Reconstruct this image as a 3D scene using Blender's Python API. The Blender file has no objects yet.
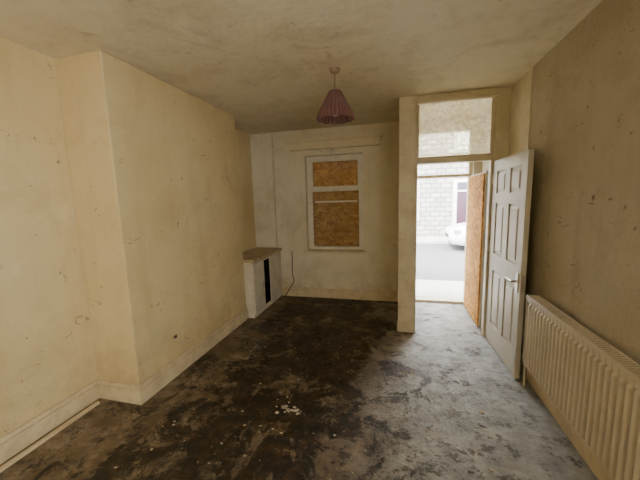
import bpy, bmesh, math, random
from mathutils import Vector, Matrix
random.seed(7)
S=bpy.context.scene
COL=S.collection

# ---------------------------------------------------------------- materials
class NT:
    def __init__(s,name):
        s.m=bpy.data.materials.new(name); s.m.use_nodes=True
        s.t=s.m.node_tree; s.n=s.t.nodes; s.l=s.t.links
        s.bsdf=s.n['Principled BSDF']; s.out=s.n['Material Output']
        s.geo=s.n.new('ShaderNodeTexCoord').outputs['Object']
    def link(s,a,b): s.l.new(a,b)
    def mapping(s,scale=(1,1,1),loc=(0,0,0),rot=(0,0,0)):
        n=s.n.new('ShaderNodeMapping'); n.inputs['Scale'].default_value=scale
        n.inputs['Location'].default_value=loc; n.inputs['Rotation'].default_value=rot
        s.link(s.geo,n.inputs[0]); return n.outputs[0]
    def noise(s,scale,detail=6,rough=.6,vec=None,dist=0):
        n=s.n.new('ShaderNodeTexNoise'); n.inputs['Scale'].default_value=scale
        n.inputs['Detail'].default_value=detail; n.inputs['Roughness'].default_value=rough
        n.inputs['Distortion'].default_value=dist
        s.link(vec or s.geo,n.inputs['Vector']); return n.outputs[0]
    def ramp(s,fac,stops):
        n=s.n.new('ShaderNodeValToRGB'); e=n.color_ramp.elements
        while len(e)<len(stops): e.new(.5)
        for i,(p,c) in enumerate(stops):
            e[i].position=p
            e[i].color=(c,c,c,1) if not hasattr(c,'__len__') else (*c,1)
        s.link(fac,n.inputs[0]); return n.outputs[0]
    def mix(s,f,a,b,mode='MIX'):
        n=s.n.new('ShaderNodeMix'); n.data_type='RGBA'; n.blend_type=mode
        for i,v in ((0,f),(6,a),(7,b)):
            if isinstance(v,(int,float)): n.inputs[i].default_value=v if i==0 else (v,v,v,1)
            elif isinstance(v,(tuple,list)): n.inputs[i].default_value=(*v,1)
            else: s.link(v,n.inputs[i])
        return n.outputs[2]
    def math(s,op,a,b=0.0,clamp=False):
        n=s.n.new('ShaderNodeMath'); n.operation=op; n.use_clamp=clamp
        for i,v in ((0,a),(1,b)):
            if isinstance(v,(int,float)): n.inputs[i].default_value=v
            else: s.link(v,n.inputs[i])
        return n.outputs[0]
    def sep(s):
        n=s.n.new('ShaderNodeSeparateXYZ'); s.link(s.geo,n.inputs[0]); return n.outputs
    def maprange(s,v,a,b,c=0,d=1):
        n=s.n.new('ShaderNodeMapRange'); n.interpolation_type='SMOOTHSTEP'
        s.link(v,n.inputs[0])
        for i,x in enumerate((a,b,c,d)): n.inputs[i+1].default_value=x
        return n.outputs[0]
    def bump(s,h,strength=.3,dist=.01):
        n=s.n.new('ShaderNodeBump'); n.inputs['Strength'].default_value=strength
        n.inputs['Distance'].default_value=dist; s.link(h,n.inputs['Height'])
        s.link(n.outputs[0],s.bsdf.inputs['Normal'])
    def color(s,c):
        if isinstance(c,tuple): s.bsdf.inputs['Base Color'].default_value=(*c,1)
        else: s.link(c,s.bsdf.inputs['Base Color'])
    def rough(s,r):
        if isinstance(r,(int,float)): s.bsdf.inputs['Roughness'].default_value=r
        else: s.link(r,s.bsdf.inputs['Roughness'])

def plaster(name,a,b,stain,stain_amt=.5,bump=.25,fine=60,low_grime=.5,seed=0,rough=.8,fleck=.5):
    t=NT(name)
    v=t.mapping(loc=(seed,seed*2.3,seed*.7))
    big=t.ramp(t.noise(1.1,5,.6,v),[(.35,0.0),(.68,1.0)])
    c=t.mix(big,a,b)
    st=t.ramp(t.noise(1.9,9,.72,v,.6),[(.50,0.0),(.72,1.0)])
    c=t.mix(t.math('MULTIPLY',st,stain_amt),c,stain)
    dk=(stain[0]*.3,stain[1]*.3,stain[2]*.3)
    fl=t.ramp(t.noise(11,5,.75,v),[(.645,0.0),(.70,1.0)])
    c=t.mix(t.math('MULTIPLY',fl,fleck),c,dk)
    sc=t.ramp(t.noise(5,3,.6,t.mapping(scale=(1,1,2.6),loc=(seed,1,2),rot=(.4,.3,0)),1.5),[(.68,0.0),(.72,1.0)])
    c=t.mix(t.math('MULTIPLY',sc,fleck*.7),c,dk)
    pp=t.ramp(t.noise(2.6,7,.65,t.mapping(loc=(seed+7,3,5))),[(.64,0.0),(.67,1.0)])
    c=t.mix(t.math('MULTIPLY',pp,.3),c,(b[0]*1.1,b[1]*1.15,b[2]*1.3))
    run=t.ramp(t.noise(1,6,.6,t.mapping(scale=(5,5,.5))),[(.52,0.0),(.75,1.0)])
    c=t.mix(t.math('MULTIPLY',run,.3),c,stain)
    z=t.sep()[2]
    lo=t.math('MULTIPLY',t.maprange(z,.75,.1),t.ramp(t.noise(3,7,.7,v),[(.35,0.0),(.65,1.0)]))
    c=t.mix(t.math('MULTIPLY',lo,low_grime),c,(stain[0]*.6,stain[1]*.6,stain[2]*.6))
    hi=t.math('MULTIPLY',t.maprange(z,2.2,2.67),t.ramp(t.noise(2.2,8,.7,v),[(.4,0.0),(.6,1.0)]))
    c=t.mix(t.math('MULTIPLY',hi,low_grime*.6),c,stain)
    t.color(c); t.rough(rough)
    h=t.math('ADD',t.math('MULTIPLY',t.noise(2.5,4,.5,v),1.2),t.math('MULTIPLY',t.noise(fine,3,.6),.25))
    t.bump(h,bump,.03)
    return t.m

M={}
M['wall_l']=plaster('cream_wallpaper',(.67,.53,.28),(.75,.62,.36),(.48,.33,.14),.4,.4,seed=1,fleck=.75)
M['wall_b']=plaster('dirty_white_plaster',(.70,.63,.46),(.78,.72,.58),(.46,.36,.21),.55,.35,seed=4)
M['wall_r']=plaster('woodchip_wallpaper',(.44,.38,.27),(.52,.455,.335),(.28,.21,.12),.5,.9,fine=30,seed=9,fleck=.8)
M['ceil']=plaster('stained_ceiling_paint',(.76,.68,.50),(.82,.75,.58),(.48,.37,.21),.6,.5,fine=25,seed=13,low_grime=.25,fleck=.4)

def simple(name,c,rough=.5,metal=0,var=.0,vscale=8,dirt=(.2,.15,.08),bump=0):
    t=NT(name)
    if var>0:
        f=t.ramp(t.noise(vscale,8,.7),[(.42,0.0),(.72,1.0)])
        t.color(t.mix(t.math('MULTIPLY',f,var),c,dirt))
    else: t.color(c)
    t.rough(rough); t.bsdf.inputs['Metallic'].default_value=metal
    if bump: t.bump(t.noise(vscale*4,4,.6),bump,.005)
    return t.m
M['trim']=simple('old_cream_gloss_paint',(.68,.57,.37),.4,0,.6,5,(.30,.21,.11))
M['lintel']=simple('cream_lintel_paint',(.74,.65,.45),.6,0,.4,5,(.42,.32,.18))
M['frame']=simple('old_white_frame_paint',(.68,.61,.46),.4,0,.5,6,(.32,.24,.14))
M['door']=simple('white_door_paint',(.60,.58,.52),.35,0,.3,3,(.36,.31,.23))
M['upvc']=simple('white_window_plastic',(.78,.74,.63),.35,0,.35,7,(.35,.28,.18))
M['rad']=simple('radiator_enamel',(.62,.55,.43),.4,0,.35,6,(.34,.26,.16))
M['metal']=simple('brushed_steel',(.55,.53,.5),.3,1)
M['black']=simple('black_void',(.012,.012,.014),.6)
M['white']=simple('white_plastic',(.78,.76,.70),.35,0,.2,9)
M['aged']=simple('aged_brown_plastic',(.34,.22,.15),.4,0,.3,9)
M['cable']=simple('black_cable',(.02,.02,.02),.5)
M['cuptop']=simple('worn_shelf_paint',(.56,.43,.25),.5,0,.65,7,(.20,.13,.065))
M['cup']=simple('cupboard_white_paint',(.70,.65,.53),.45,0,.45,6,(.32,.25,.15))
M['chip']=simple('plaster_flakes',(.46,.41,.33),.9,0,.6,20)

def osb(name,k,sc=16):
    t=NT(name)
    n=t.n.new('ShaderNodeTexVoronoi'); n.inputs['Scale'].default_value=sc
    nz=t.n.new('ShaderNodeTexNoise'); nz.inputs['Scale'].default_value=4
    t.link(t.geo,nz.inputs['Vector'])
    v=t.mapping(scale=(1.0,1.0,2.4),rot=(.5,.4,.3))
    vm=t.n.new('ShaderNodeVectorMath'); vm.operation='ADD'
    t.link(v,vm.inputs[0]); t.link(nz.outputs[1],vm.inputs[1])
    t.link(vm.outputs[0],n.inputs['Vector'])
    bw=t.n.new('ShaderNodeRGBToBW'); t.link(n.outputs['Color'],bw.inputs[0])
    c=t.ramp(bw.outputs[0],[(.15,tuple(k*q for q in (.38,.165,.035))),(.45,tuple(k*q for q in (.52,.26,.065))),(.8,tuple(k*q for q in (.70,.40,.125)))])
    c=t.mix(t.math('MULTIPLY',t.ramp(t.noise(4,6,.7),[(.40,0.0),(.65,1.0)]),.5),c,tuple(k*q for q in (.25,.10,.022)))
    t.color(c); t.rough(.75); t.bsdf.inputs['Specular IOR Level'].default_value=.2; t.bump(bw.outputs[0],.3,.004)
    return t.m
M['osb']=osb('osb_board',1.15)
M['osb2']=osb('osb_board_upper',1.2,12)
M['osb3']=osb('osb_board_lower',.85,12)  # same board in a darker tone, for the lower pane

t=NT('dusty_glass')
tr=t.n.new('ShaderNodeBsdfTransparent'); tr.inputs[0].default_value=(.95,.96,.95,1)
gl=t.n.new('ShaderNodeBsdfGlossy'); gl.inputs['Roughness'].default_value=.08
df=t.n.new('ShaderNodeBsdfDiffuse'); df.inputs[0].default_value=(.6,.55,.45,1)
m1=t.n.new('ShaderNodeMixShader'); m2=t.n.new('ShaderNodeMixShader'); m1.inputs[0].default_value=.03
t.link(tr.outputs[0],m1.inputs[1]); t.link(gl.outputs[0],m1.inputs[2])
t.link(t.math('MULTIPLY',t.ramp(t.noise(5,7,.7),[(.5,0.0),(.8,1.0)]),.06),m2.inputs[0])
t.link(m1.outputs[0],m2.inputs[1]); t.link(df.outputs[0],m2.inputs[2]); t.link(m2.outputs[0],t.out.inputs[0])
M['glass']=t.m
t=NT('obscured_glass')
tr=t.n.new('ShaderNodeBsdfTransparent'); tr.inputs[0].default_value=(.98,.95,.86,1)
tl=t.n.new('ShaderNodeBsdfTranslucent')
t.link(t.ramp(t.noise(3.5,8,.7),[(.4,(.97,.94,.84)),(.7,(.90,.82,.62))]),tl.inputs[0])
m1=t.n.new('ShaderNodeMixShader')
f=t.ramp(t.noise(20,5,.7,t.mapping(scale=(1,1,1.3))),[(.38,.22),(.62,.52)])
t.link(f,m1.inputs[0]); t.link(tr.outputs[0],m1.inputs[1]); t.link(tl.outputs[0],m1.inputs[2]); t.link(m1.outputs[0],t.out.inputs[0])
M['obsc']=t.m

# floor
t=NT('tar_stained_concrete')
x,y,z=t.sep()
base=t.ramp(t.noise(3.0,10,.72),[(.3,(.065,.045,.026)),(.48,(.16,.12,.075)),(.6,(.28,.23,.165)),(.72,(.48,.42,.33))])
grey=t.ramp(t.noise(4.5,10,.75),[(.3,(.15,.152,.148)),(.5,(.30,.30,.29)),(.72,(.50,.49,.46))])
wob=t.math('MULTIPLY',t.math('SUBTRACT',t.noise(1.6,6,.6),.5),1.6)
xr=t.math('ADD',x,wob)
right=t.maprange(xr,-.55,.35)
c=t.mix(right,base,grey)
br=t.ramp(t.noise(4.2,9,.72,t.mapping(loc=(3,1,0))),[(.42,0.0),(.58,1.0)])
brm=t.math('MULTIPLY',br,t.maprange(xr,.5,-.5))
c=t.mix(t.math('MULTIPLY',brm,.55),c,(.09,.050,.020))
xc=t.math('ABSOLUTE',t.math('ADD',t.math('ADD',x,wob),t.math('ADD',1.05,t.math('MULTIPLY',y,-.05))))
band=t.maprange(xc,1.35,.2)
tn=t.noise(3.0,12,.78,t.mapping(loc=(0.7,4.2,0)),.5)
tm=t.ramp(t.math('ADD',tn,t.math('MULTIPLY',band,.15)),[(.56,0.0),(.61,1.0)])
tn2=t.ramp(t.noise(8,10,.8,t.mapping(loc=(5,2,0))),[(.53,0.0),(.59,1.0)])
near=t.maprange(y,3.0,1.2,.30,.9)
tmask=t.math('MAXIMUM',tm,t.math('MULTIPLY',tn2,near))
tar=t.mix(t.ramp(t.noise(9,10,.8),[(.48,0.0),(.62,1.0)]),(.007,.006,.005),(.065,.036,.015))
c=t.mix(t.math('MULTIPLY',tmask,.96),c,tar)
rs=t.ramp(t.noise(5.5,11,.8,t.mapping(loc=(9,6,1))),[(.56,0.0),(.61,1.0)])
c=t.mix(t.math('MULTIPLY',rs,.6),c,(.29,.225,.145))
sp=t.ramp(t.noise(38,4,.7),[(.65,0.0),(.71,1.0)])
c=t.mix(t.math('MULTIPLY',sp,.5),c,(.44,.40,.33))
t.color(c)
t.rough(t.ramp(t.noise(4,6,.7),[(.35,.33),(.7,.62)]))
t.bump(t.math('ADD',t.noise(6,9,.75),t.math('MULTIPLY',tmask,.2)),.6,.03)
M['floor']=t.m

# outside
t=NT('stone_blockwork'); b=t.n.new('ShaderNodeTexBrick')
rv=t.mapping(rot=(math.radians(-90),0,0)); t.link(rv,b.inputs['Vector'])
b.inputs['Scale'].default_value=1.3
b.inputs['Color1'].default_value=(.62,.60,.54,1); b.inputs['Color2'].default_value=(.36,.35,.33,1); b.inputs['Mortar'].default_value=(.24,.23,.21,1)
b.inputs['Mortar Size'].default_value=.03
t.color(t.mix(.5,b.outputs[0],t.noise(7,8,.75),'MULTIPLY')); t.rough(.9); t.bump(t.noise(9,8,.7),.8,.05); M['stone']=t.m
M['asphalt']=simple('asphalt',(.14,.14,.145),.8,0,.5,3,(.09,.09,.09))
M['paving']=simple('concrete_paving',(.50,.48,.44),.85,0,.4,4,(.3,.28,.25))
M['slate']=simple('roof_slate',(.12,.12,.13),.7,0,.4,5)
M['darkglass']=simple('dark_window_glass',(.05,.04,.06),.1)
M['net']=simple('net_curtained_glass',(.55,.54,.50),.2)
M['maroon']=simple('maroon_door_paint',(.05,.018,.035),.4)
M['car']=simple('white_car_paint',(.80,.80,.80),.2)
M['rubber']=simple('tyre_rubber',(.02,.02,.02),.8)
M['headl']=simple('headlamp_lens',(.35,.36,.38),.1,.3)
t=NT('mauve_pleated_fabric')
c=t.mix(t.ramp(t.noise(9,4),[(.4,0.0),(.7,1.0)]),(.21,.105,.10),(.30,.17,.155)); t.color(c); t.rough(.85)
tl=t.n.new('ShaderNodeBsdfTranslucent'); tl.inputs[0].default_value=(.36,.18,.16,1)
ms=t.n.new('ShaderNodeMixShader'); ms.inputs[0].default_value=.3
t.link(t.bsdf.outputs[0],ms.inputs[1]); t.link(tl.outputs[0],ms.inputs[2]); t.link(ms.outputs[0],t.out.inputs[0])
M['shade']=t.m
M['shadefold']=simple('shade_fold_fabric',(.12,.055,.055),.9)

# ---------------------------------------------------------------- mesh builder
class B:
    def __init__(s,name): s.name=name; s.v=[]; s.f=[]; s.fm=[]; s.sm=[]; s.mats=[]
    def mi(s,k):
        if k not in s.mats: s.mats.append(k)
        return s.mats.index(k)
    def add(s,vs,fs,m,smooth=False):
        o=len(s.v); s.v+= [tuple(v) for v in vs]; i=s.mi(m)
        for f in fs: s.f.append([o+a for a in f]); s.fm.append(i); s.sm.append(smooth)
    def box(s,x0,x1,y0,y1,z0,z1,m):
        vs=[(x,y,z) for x in (x0,x1) for y in (y0,y1) for z in (z0,z1)]
        s.add(vs,[(0,1,3,2),(4,6,7,5),(0,4,5,1),(2,3,7,6),(0,2,6,4),(1,5,7,3)],m)
    def cyl(s,p0,p1,r0,m,r1=None,n=16,smooth=True):
        p0=Vector(p0);p1=Vector(p1); r1=r0 if r1 is None else r1
        d=(p1-p0).normalized(); a=d.orthogonal().normalized(); b=d.cross(a)
        vs=[];
        for p,r in ((p0,r0),(p1,r1)):
            for i in range(n):
                an=2*math.pi*i/n; vs.append(p+a*math.cos(an)*r+b*math.sin(an)*r)
        s.add(vs,[(i,(i+1)%n,n+(i+1)%n,n+i) for i in range(n)],m,smooth)
        s.add(vs,[tuple(range(n))[::-1],tuple(range(n,2*n))],m)
    def lathe(s,c,prof,m,n=24,fn=None,m2=None):
        vs=[]
        for j,(r,z) in enumerate(prof):
            for i in range(n):
                an=2*math.pi*i/n
                rr,zz=(r,z) if fn is None else fn(j,i,r,z)
                vs.append((c[0]+rr*math.cos(an),c[1]+rr*math.sin(an),c[2]+zz))
        fs=[];f2=[]
        for j in range(len(prof)-1):
            for i in range(n): (f2 if (m2 and i%4==1) else fs).append((j*n+i,j*n+(i+1)%n,(j+1)*n+(i+1)%n,(j+1)*n+i))
        s.add(vs,fs,m,True)
        if f2: s.add(vs,f2,m2,True)
    def prism(s,poly,axis,a,b,m):
        def P(u,v,w): return {'x':(w,u,v),'y':(u,w,v),'z':(u,v,w)}[axis]
        n=len(poly); vs=[P(u,v,a) for u,v in poly]+[P(u,v,b) for u,v in poly]
        s.add(vs,[(i,(i+1)%n,n+(i+1)%n,n+i) for i in range(n)]+[tuple(range(n))[::-1],tuple(range(n,2*n))],m)
    def done(s,loc=(0,0,0),rz=0,bevel=0,fix=True):
        me=bpy.data.meshes.new(s.name); me.from_pydata(s.v,[],s.f)
        for k in s.mats: me.materials.append(M[k])
        for p,i,sm in zip(me.polygons,s.fm,s.sm): p.material_index=i; p.use_smooth=sm
        if fix:
            bm=bmesh.new(); bm.from_mesh(me); bmesh.ops.recalc_face_normals(bm,faces=bm.faces); bm.to_mesh(me); bm.free()
        o=bpy.data.objects.new(s.name,me); COL.objects.link(o); o.location=loc; o.rotation_euler=(0,0,rz)
        if bevel:
            md=o.modifiers.new('bevel','BEVEL'); md.width=bevel; md.segments=2; md.limit_method='ANGLE'
        return o

H=2.67; XL=-2.43; XR=1.12; YB=4.62; YF=-2.2; XA=-2.32; CX=-2.0; C0=1.80; C1=3.59
# ---------------------------------------------------------------- shell
b=B('floor'); b.box(XL-.2,XR+.2,YF-.2,4.95,-.12,0,'floor'); b.done()
b=B('ceiling'); b.box(XL-.2,XR+.2,YF-.2,4.95,H,H+.2,'ceil'); b.done()
b=B('wall_left'); b.box(XL-.2,XL,YF,YB,0,H,'wall_l'); b.done()
b=B('wall_alcove'); b.box(XL,XA,C1,YB,0,H,'wall_l'); b.done()
RW0,RW1,RZ0,RZ1=-1.9,-.35,.8,2.2  # opening added in the unseen part of the wall for fill light
b=B('wall_right')
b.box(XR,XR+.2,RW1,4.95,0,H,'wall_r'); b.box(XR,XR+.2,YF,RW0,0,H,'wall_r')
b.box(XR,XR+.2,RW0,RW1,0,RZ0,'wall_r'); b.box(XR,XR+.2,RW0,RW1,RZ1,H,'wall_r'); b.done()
b=B('added_side_window')  # invented frame dressing the added light opening, out of view
for a in ((RW0,RW0+.06),(RW1-.06,RW1),(-1.15,-1.10)): b.box(XR+.10,XR+.15,a[0],a[1],RZ0,RZ1,'upvc')
b.box(XR+.10,XR+.15,RW0,RW1,RZ0,RZ0+.06,'upvc'); b.box(XR+.10,XR+.15,RW0,RW1,RZ1-.06,RZ1,'upvc'); b.done()
b=B('wall_chimney_breast'); b.box(XL,CX,C0,C1,0,H,'wall_l'); b.done(bevel=.008)
WX0,WX1,WZ0,WZ1=-1.40,-.504,.784,2.27
DX0,DX1,DZ=.20,1.02,2.52
b=B('wall_back')
b.box(XL-.2,WX0,YB,4.95,0,H,'wall_b'); b.box(WX0,WX1,YB,4.95,0,WZ0,'wall_b'); b.box(WX0,WX1,YB,4.95,WZ1,H,'wall_b')
b.box(WX1,DX0,YB,4.95,0,H,'wall_b'); b.box(DX0,DX1,YB,4.95,DZ,H,'wall_b'); b.box(DX1,XR,YB,4.95,0,H,'wall_b')
b.done()
b=B('wall_front'); b.box(XL-.2,XR+.2,YF-.2,YF,0,H,'wall_l'); b.done()
b=B('wall_partition')
b.box(.035,.18,3.62,YB,0,H,'wall_b'); b.done()

b=B('door_frame')
b.box(.018,.195,3.545,3.62,0,H,'frame')
b.box(.008,.205,3.53,3.545,0,.13,'frame')
b.box(.195,.22,3.56,3.66,0,H,'frame')
b.box(.955,.985,3.58,3.66,0,H,'frame')
b.box(.22,.955,3.56,3.66,2.60,H,'frame')
b.box(.22,.955,3.56,3.66,1.955,2.015,'frame')
b.box(.196,1.0,3.54,3.56,2.585,2.61,'frame')
b.done(bevel=.004)
b=B('wall_lobby_infill'); b.box(.985,XR,3.585,3.65,0,H,'wall_b'); b.done()
b=B('window_3'); b.box(.22,.955,3.605,3.611,2.015,2.60,'obsc')
for a in (.22,.943): b.box(a,a+.012,3.59,3.604,2.015,2.60,'frame')
b.box(.232,.943,3.59,3.604,2.015,2.03,'frame'); b.box(.232,.943,3.59,3.604,2.588,2.60,'frame'); b.done()
b=B('front_door_frame')
b.box(DX0,DX0+.045,4.68,4.76,0,DZ,'frame'); b.box(DX1-.045,DX1,4.68,4.76,0,DZ,'frame')
b.box(DX0+.045,DX1-.045,4.68,4.76,DZ-.03,DZ,'frame'); b.box(DX0+.045,DX1-.045,4.68,4.76,1.86,1.90,'frame')
b.box(DX0+.045,DX1-.045,4.66,4.80,0,.035,'frame'); b.box(DX0+.045,DX1-.045,4.715,4.72,1.90,DZ-.03,'glass')
b.done(bevel=.003)
b=B('trim_1'); b.box(XR-.006,XR,3.10,3.585,0,H,'frame'); b.done(bevel=.002)

def skirt(name,boxes,d=0):
    b=B(name)
    for (x0,x1,y0,y1,x2,x3,y2,y3) in boxes:
        b.box(x0,x1,y0,y1,0,.122,'trim')
        b.box(x2,x3,y2,y3,.122,.155,'trim')
    return b.done(bevel=.003)
e=.010
skirt('baseboard_left',[(XL,XL+.024,YF,C0, XL,XL+.024-e,YF,C0)])
skirt('baseboard_chimney',[(XL+.024,CX+.024,C0-.024,C0, XL+.014,CX+.024-e,C0-.024+e,C0),(CX,CX+.024,C0,C1, CX,CX+.024-e,C0,C1)])
skirt('baseboard_back',[(-1.87,.018,YB-.024,YB,-1.87,.018,YB-.024+e,YB)])
skirt('baseboard_right',[(XR-.020,XR,YF,3.09,XR-.01,XR,YF,3.09)])
skirt('baseboard_front',[(XL+.03,XR-.03,YF,YF+.02,XL+.03,XR-.03,YF,YF+.01)])
b=B('loose_floor_batten'); b.box(-2.36,-2.335,.9,1.72,0,.02,'trim'); b.done(rz=0)

# ---------------------------------------------------------------- window 1 + surround
b=B('window_1')
y0,y1=4.70,4.76
b.box(WX0,WX0+.06,y0,y1,WZ0,WZ1,'upvc'); b.box(WX1-.05,WX1,y0,y1,WZ0,WZ1,'upvc')
b.box(WX0+.06,WX1-.05,y0,y1,WZ1-.06,WZ1,'upvc'); b.box(WX0+.06,WX1-.05,y0,y1,WZ0,WZ0+.05,'upvc')
b.box(WX0+.06,WX1-.05,y0-.02,y1,1.72,1.80,'upvc')
b.box(WX0+.06,WX0+.095,y0-.01,y1-.03,1.80,WZ1-.06,'upvc'); b.box(WX1-.085,WX1-.05,y0-.01,y1-.03,1.80,WZ1-.06,'upvc')
b.box(WX0+.095,WX1-.085,y0-.01,y1-.03,WZ1-.09,WZ1-.06,'upvc')
b.box(WX0+.06,WX0+.08,y0,y1-.03,WZ0+.05,1.72,'upvc'); b.box(WX1-.07,WX1-.05,y0,y1-.03,WZ0+.05,1.72,'upvc')
b.box(WX0+.12,WX1-.10,y0+.01,y0+.02,1.545,1.570,'upvc')  # pale strip modelled in place of a faint reflection on the pane
b.box(-.98,-.93,y0-.035,y0-.02,1.73,1.75,'metal'); b.box(-.98,-.86,y0-.05,y0-.035,1.735,1.75,'metal')
b.box(WX0+.06,WX1-.05,y0+.031,y0+.035,WZ0+.05,WZ1-.06,'glass')
b.box(WX0,WX1,4.765,4.78,1.76,WZ1,'osb2'); b.box(WX0,WX1,4.765,4.78,WZ0,1.76,'osb3')
b.done()
b=B('window_sill'); b.box(WX0-.05,WX1+.05,4.56,YB,WZ0-.03,WZ0+.002,'trim'); b.box(WX0+.001,WX1-.001,YB,4.70,WZ0,WZ0+.002,'trim'); b.done()
b=B('trim_2')
b.box(WX0-.10,WX0-.002,4.60,YB,WZ0+.002,2.36,'wall_b'); b.box(WX1+.002,WX1+.09,4.60,YB,WZ0+.002,2.36,'wall_b')
b.box(WX0-.002,WX1+.002,4.60,YB,WZ1+.002,2.36,'wall_b')
b.box(-1.64,-.24,4.55,YB,2.36,2.475,'lintel'); b.box(-1.67,-.21,4.525,YB,2.475,2.51,'lintel')
b.done()

# ---------------------------------------------------------------- alcove cupboard
b=B('alcove_cupboard')
fx=-1.885; xa=XA+.002; ya=C1+.004; yb=YB-.002
b.box(xa,fx+.035,ya,yb,.775,.82,'cuptop')
b.box(fx-.12,fx,ya,ya+.035,0,.775,'cup'); b.box(fx-.02,fx,yb-.05,yb,0,.775,'cup')
b.box(fx-.02,fx,ya+.035,yb-.05,.735,.775,'cup'); b.box(fx-.02,fx,ya+.035,yb-.05,0,.06,'cup')
b.box(fx,fx+.018,ya+.01,3.93,.05,.755,'cup')
b.box(fx,fx+.018,4.15,yb-.03,.05,.755,'cup')
b.box(fx+.018,fx+.03,3.86,3.88,.36,.46,'metal')
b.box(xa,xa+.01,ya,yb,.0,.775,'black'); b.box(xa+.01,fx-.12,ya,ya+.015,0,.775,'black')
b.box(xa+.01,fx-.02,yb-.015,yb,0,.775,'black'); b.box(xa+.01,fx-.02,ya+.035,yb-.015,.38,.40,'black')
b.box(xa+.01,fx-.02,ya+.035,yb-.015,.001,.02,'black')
b.done()
b=B('wall_pipe')
b.cyl((-1.93,YB-.022,.82),(-1.93,YB-.022,H),.014,'frame')
for z in (1.2,1.9,2.45): b.box(-1.95,-1.91,YB-.04,YB,z,z+.02,'frame')
b.done()
cu=bpy.data.curves.new('electrical_cable','CURVE'); cu.dimensions='3D'; cu.bevel_depth=.006
sp=cu.splines.new('NURBS'); pts=[(-1.68,4.61,.76),(-1.66,4.60,.60),(-1.70,4.58,.40),(-1.60,4.57,.26),(-1.72,4.55,.16),(-1.78,4.50,.02)]
sp.points.add(len(pts)-1)
for p,q in zip(sp.points,pts): p.co=(*q,1)
sp.use_endpoint_u=True; cu.materials.append(M['cable'])
o=bpy.data.objects.new('electrical_cable',cu); COL.objects.link(o)
b=B('wall_socket'); b.box(-.125,-.04,YB-.03,YB,.70,.785,'white')
for a in (-.10,-.07): b.box(a,a+.008,YB-.032,YB-.03,.735,.75,'black')
b.done(bevel=.003)
b=B('wall_socket'); b.box(CX,CX+.008,2.21,2.25,.352,.382,'aged'); b.box(CX+.008,CX+.011,2.218,2.242,.358,.376,'black'); b.done()
b=B('wall_socket'); b.box(XL,XL+.012,1.25,1.31,1.22,1.28,'trim'); b.box(XL+.012,XL+.016,1.27,1.29,1.24,1.26,'black'); b.done()

# ---------------------------------------------------------------- panel door
b=B('door_1')
W=.80; T=.04; Z1=1.93
def dy(a,c,x0,x1,z0,z1,m='door'): b.box(x0,x1,-c,-a,z0,z1,m)
cols=[(.11,.345),(.455,.69)]
rows=[(.22,.80),(.98,1.50),(1.60,1.82)]
dy(0,.11,0,T,0,Z1); dy(.69,W,0,T,0,Z1); dy(.345,.455,0,T,0,Z1)
for c0,c1 in cols:
    zs=[0]+[v for r in rows for v in r]+[Z1]
    for i in range(0,len(zs),2): dy(c0,c1,0,T,zs[i],zs[i+1])
    for z0,z1 in rows:
        dy(c0,c1,.013,T-.013,z0,z1)
        for xa_,xb_ in ((.013,.002),(T-.013,T-.002)):
            o1=.020; o2=.045
            vs=[(xa_,-c0-o1,z0+o1),(xa_,-c1+o1,z0+o1),(xa_,-c1+o1,z1-o1),(xa_,-c0-o1,z1-o1),
                (xb_,-c0-o2,z0+o2),(xb_,-c1+o2,z0+o2),(xb_,-c1+o2,z1-o2),(xb_,-c0-o2,z1-o2)]
            b.add(vs,[(0,1,5,4),(1,2,6,5),(2,3,7,6),(3,0,4,7),(4,5,6,7)],'door')
b.box(-.008,0,-.765,-.725,.76,.92,'metal')
b.cyl((-.005,-.745,.85),(-.05,-.745,.85),.010,'metal'); b.cyl((-.048,-.75,.85),(-.048,-.63,.852),.009,'metal',.007)
b.box(T,T+.006,-.765,-.725,.76,.92,'metal')
b.box(.008,.032,-W-.002,-W,.78,.92,'metal')
for z in (.2,1.0,1.7): b.cyl((.0,.006,z),(.0,.006,z+.09),.007,'metal')
b.done(loc=(.977,3.555,.012),rz=.026)

b=B('door_2')
b.box(.968,1.008,3.80,4.58,.01,1.86,'door')
b.box(.950,.968,3.82,4.57,.02,1.84,'osb')
for z in (.3,1.6): b.cyl((.99,4.59,z),(.99,4.59,z+.1),.008,'metal')
b.done()

# ---------------------------------------------------------------- radiator
b=B('radiator')
ry0,ry1,rz0,rz1=.75,2.61,.235,.805
def panel(xf,dirn):
    prof=[]; y=ry0+.03; p=.0465; D=.028
    prof.append((xf+D*dirn,ry0))
    while y+p<ry1-.02:
        prof+= [(xf+D*dirn,y),(xf+D*dirn,y+.012),(xf+.003*dirn,y+.017),(xf,y+.022),(xf,y+p-.010),(xf+.003*dirn,y+p-.005)]
        y+=p
    prof+=[(xf+D*dirn,y),(xf+D*dirn,ry1)]
    zs=[(rz0,.016),(rz0+.022,.014),(rz0+.036,0),(rz1-.060,0),(rz1-.045,.012),(rz1-.012,.010),(rz1,.016)]
    cap=[.016,.016,9,9,.016,.012,.016]
    vs=[]; n=len(prof)
    for (z,fl),cp in zip(zs,cap):
        for (x,yy) in prof:
            vs.append((xf+min(max((x-xf)*dirn,fl),cp)*dirn,yy,z))
    fs=[]
    for j in range(len(zs)-1):
        for i in range(n-1): fs.append((j*n+i,j*n+i+1,(j+1)*n+i+1,(j+1)*n+i))
    b.add(vs,fs,'rad',False)
panel(.985,1)
b.box(1.0135,1.017,ry0,ry1,rz0,rz1,'rad')
b.box(1.066,1.074,ry0,ry1,rz0,rz1,'rad')
b.box(.998,1.076,ry0-.004,ry0,rz0+.01,rz1,'rad'); b.box(.998,1.076,ry1,ry1+.004,rz0+.01,rz1,'rad')
b.box(.994,1.003,ry0,ry1,rz1-.006,rz1+.006,'rad'); b.box(1.070,1.078,ry0,ry1,rz1-.006,rz1+.006,'rad')
y=ry0
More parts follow.
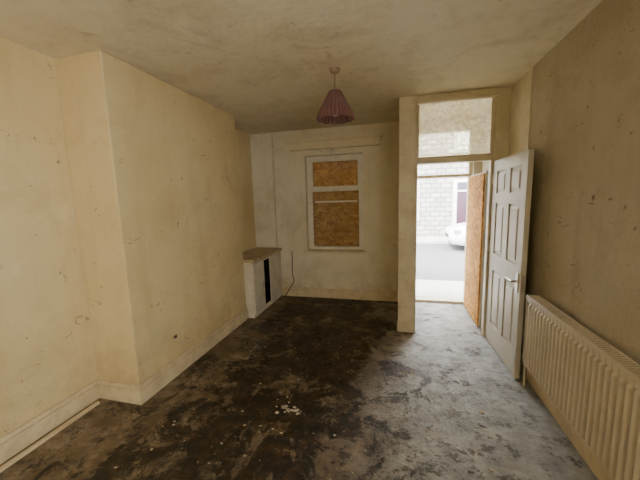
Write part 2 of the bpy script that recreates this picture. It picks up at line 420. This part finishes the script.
while y<ry1-.01:
    b.box(1.003,1.070,y,y+.009,rz1-.004,rz1+.003,'rad'); y+=.022
b.box(1.018,1.066,ry0+.02,ry1-.02,rz1-.05,rz1-.045,'black')
b.cyl((1.035,ry1+.004,rz0+.04),(1.035,ry1+.05,rz0+.04),.012,'metal')
b.cyl((1.035,ry1+.045,0),(1.035,ry1+.045,rz0+.05),.009,'frame')
b.cyl((1.035,ry1+.045,rz0+.04),(1.035,ry1+.045,rz0+.12),.019,'white')
b.cyl((1.035,ry0-.045,0),(1.035,ry0-.045,rz0+.05),.009,'frame'); b.cyl((1.035,ry0-.05,rz0+.04),(1.035,ry0,rz0+.04),.012,'metal')
for yy in (1.0,1.7,2.4):
    b.box(1.074,XR-.001,yy,yy+.03,rz0+.08,rz1-.08,'metal')
b.done()

# ---------------------------------------------------------------- pendant lamp
b=B('pendant_lamp')
c=(-.51,2.62,0)
b.lathe(c,[(.0,2.635),(.02,2.636),(.038,2.645),(.045,2.66),(.046,H)],'aged',24)
b.cyl((c[0],c[1],2.47),(c[0],c[1],2.64),.004,'aged',n=8)
b.lathe(c,[(.006,2.50),(.018,2.49),(.02,2.44),(.024,2.43),(.024,2.40),(.0,2.40)],'aged',16)
b.lathe(c,[(.012,2.40),(.012,2.38),(.03,2.35),(.033,2.325),(.022,2.30),(.0,2.293)],'white',16)
n=120
def pl(j,i,r,z):
    k=1+ .03*math.sin(i*math.pi/2)*(.4+r*4)
    zz=z
    if j==len(prof)-1: zz=z-.010*abs(math.sin(math.pi*i/10))
    return r*k,zz
prof=[(.048,2.495),(.055,2.488),(.072,2.455),(.096,2.41),(.124,2.36),(.146,2.315),(.156,2.292),(.154,2.272)]
b.lathe(c,prof,'shade',n,pl,'shadefold')
for j in range(3):
    a=j*2*math.pi/3; b.cyl((c[0]+.02*math.cos(a),c[1]+.02*math.sin(a),2.44),(c[0]+.05*math.cos(a),c[1]+.05*math.sin(a),2.488),.002,'metal',n=6)
b.done(fix=False)

# ---------------------------------------------------------------- debris
b=B('plaster_debris')
def chip(x,y,r,h,m='chip'):
    n=random.randint(4,7); a0=random.random()*6.28; lo=[];hi=[]
    for i in range(n):
        a=a0+6.28*i/n; rr=r*random.uniform(.5,1.1)
        lo.append((x+rr*math.cos(a),y+rr*math.sin(a)*.8,0)); hi.append((x+rr*.8*math.cos(a),y+rr*.64*math.sin(a),h*random.uniform(.5,1.1)))
    b.add(lo+hi,[(i,(i+1)%n,n+(i+1)%n,n+i) for i in range(n)]+[tuple(range(n,2*n))],m)
for k in range(220):
    x=random.uniform(-1.8,.85); y=random.uniform(.9,3.5)
    chip(x,y,random.choice((.004,.006,.008,.014)),.004)
for k in range(14):
    chip(-.82+random.gauss(0,.06),2.0+random.gauss(0,.035),random.uniform(.008,.030),.006)
for k in range(10): chip(-1.5+random.gauss(0,.1),2.9+random.gauss(0,.3),random.uniform(.008,.014),.006)
for x,y in ((.55,1.75),(.62,2.25),(.35,1.5)): chip(x,y,.025,.006)
b.done()

# ---------------------------------------------------------------- street
G=-.15
b=B('street_ground'); b.box(-25,30,6.3,11.9,G-.3,G-.02,'asphalt'); b.box(-25,30,4.95,6.2,G-.3,G+.06,'paving')
b.box(-25,30,6.2,6.3,G-.3,G+.06,'paving'); b.box(-25,30,11.9,13.3,G-.3,G+.06,'paving'); b.done()
b=B('doorstep'); b.box(.1,1.15,4.95,5.27,G+.06,-.01,'paving'); b.done(bevel=.01)
b=B('terraced_houses')
FY=13.3
b.box(-20,26,FY,FY+6,G,5.6,'stone')
b.prism([(FY-.2,5.6),(FY+6.2,5.6),(FY+3,8)],'x',-20,26,'slate')
for k in range(-4,5):
    ox=k*4.4
    x0=2.35+ox
    b.box(x0-.14,x0+1.04,FY-.06,FY,G,2.25,'white'); b.box(x0,x0+.9,FY-.09,FY-.06,G+.1,1.75,'maroon')
    b.box(x0,x0+.9,FY-.08,FY-.06,1.82,2.12,'darkglass'); b.box(x0-.1,x0+1,FY-.4,FY-.06,G+.06,G+.18,'paving')
    for (wx,wz,ww,wh,gm) in ((-.7,.7,1.5,1.4,'darkglass'),(-.7,3.4,1.4,1.3,'net'),(2.3,3.4,.95,1.3,'net')):
        x1=wx+ox
        b.box(x1-.12,x1+ww+.12,FY-.05,FY,wz-.12,wz+wh+.16,'paving')
        b.box(x1,x1+ww,FY-.07,FY-.05,wz,wz+wh,'white')
        b.box(x1+.08,x1+ww/2-.03,FY-.08,FY-.07,wz+.08,wz+wh-.08,gm); b.box(x1+ww/2+.03,x1+ww-.08,FY-.08,FY-.07,wz+.08,wz+wh-.08,gm)
b.done()

b=B('car')
st=[(0,.34,.55,.52,.46,.58),(.07,.24,.74,.60,.60,.67),(.35,.2,.83,.70,.68,.77),(.9,.2,.86,.79,.70,.87),(1.25,.2,.86,.86,.70,.95),(1.95,.2,.86,.90,.57,1.42),
    (2.7,.2,.86,.92,.58,1.46),(3.4,.2,.86,.93,.56,1.36),(3.9,.22,.83,.93,.60,.99),(4.05,.34,.72,.60,.5,.62)]
vs=[]
for (x,zl,w,zb,wr,zr) in st:
    half=[(0,zl),(w*.93,zl),(w,(zl+zb)/2),(w*.97,zb),(wr,zr-.02),(wr*.6,zr),(0,zr+.01)]
    ring=half+[(-a,z) for a,z in half[-2:0:-1]]
    for a,z in ring: vs.append((x,a,z))
n=12
body=[];gl=[]
for j in range(len(st)-1):
    for i in range(n):
        f=(j*n+i,j*n+(i+1)%n,(j+1)*n+(i+1)%n,(j+1)*n+i)
        if (i in (3,8) and 4<=j<=7): gl.append(f)
        elif j in (4,7) and i in (4,5,6,7): gl.append(f)
        else: body.append(f)
b.add(vs,body,'car',True); b.add(vs,gl,'darkglass',True)
b.add(vs[:n],[tuple(range(n))],'car'); b.add(vs[-n:],[tuple(range(n))],'car')
for wx in (.78,3.25):
    for sgn in (-1,1):
        b.cyl((wx,sgn*.70,.31),(wx,sgn*.875,.31),.31,'rubber',n=24); b.cyl((wx,sgn*.87,.31),(wx,sgn*.885,.31),.20,'metal',n=24)
for sgn in (-1,1):
    b.box(.10,.42,sgn*.70-.10,sgn*.70+.10,.58,.69,'headl')
    b.box(1.35,1.5,sgn*.92-.08,sgn*.92+.08,.92,1.03,'car')
b.box(-.01,.05,-.35,.35,.40,.50,'black'); b.box(2.25,2.31,-.87,.87,.35,1.0,'car')
b.done(loc=(1.65,10.9,G-.02))

# ---------------------------------------------------------------- lights / world
w=bpy.data.worlds.new('overcast_sky'); S.world=w; w.use_nodes=True
bg=w.node_tree.nodes['Background']; bg.inputs[0].default_value=(.94,.975,1.0,1); bg.inputs[1].default_value=19.0
def area(name,loc,rot,sx,sy,pw,col):
    L=bpy.data.lights.new(name,'AREA'); L.shape='RECTANGLE'; L.size=sx; L.size_y=sy; L.energy=pw; L.color=col
    o=bpy.data.objects.new(name,L); COL.objects.link(o); o.location=loc; o.rotation_euler=rot
area('added_side_fill',(XR+.09,(RW0+RW1)/2,1.5),(0,math.radians(90),0),1.3,1.4,27,(1,.87,.65))  # added fill lamp behind the camera, brightens left wall and chimney breast
L=bpy.data.lights.new('facade_fill_sun','SUN'); L.energy=22; L.angle=math.radians(12); L.color=(1,.96,.88)  # sun added to brighten the houses opposite under the overcast sky
o=bpy.data.objects.new('facade_fill_sun',L); COL.objects.link(o)
o.rotation_euler=Vector((.35,.62,-.75)).to_track_quat('-Z','Y').to_euler(); o.location=(-6,-8,12)

# ---------------------------------------------------------------- camera
cam=bpy.data.cameras.new('camera'); cam.sensor_width=36; cam.lens=300/640*36; cam.clip_start=.02; cam.clip_end=200
o=bpy.data.objects.new('camera',cam); COL.objects.link(o)
fx_=Vector((-.2477,.9594,-.1345)).normalized(); xr_=Vector((.9689,.2462,-.0278)); zc=-fx_
xr_=(xr_-zc*xr_.dot(zc)).normalized(); yc=zc.cross(xr_)
mt=Matrix((xr_,yc,zc)).transposed().to_4x4(); mt.translation=Vector((0,0,1.6)); o.matrix_world=mt
S.camera=o
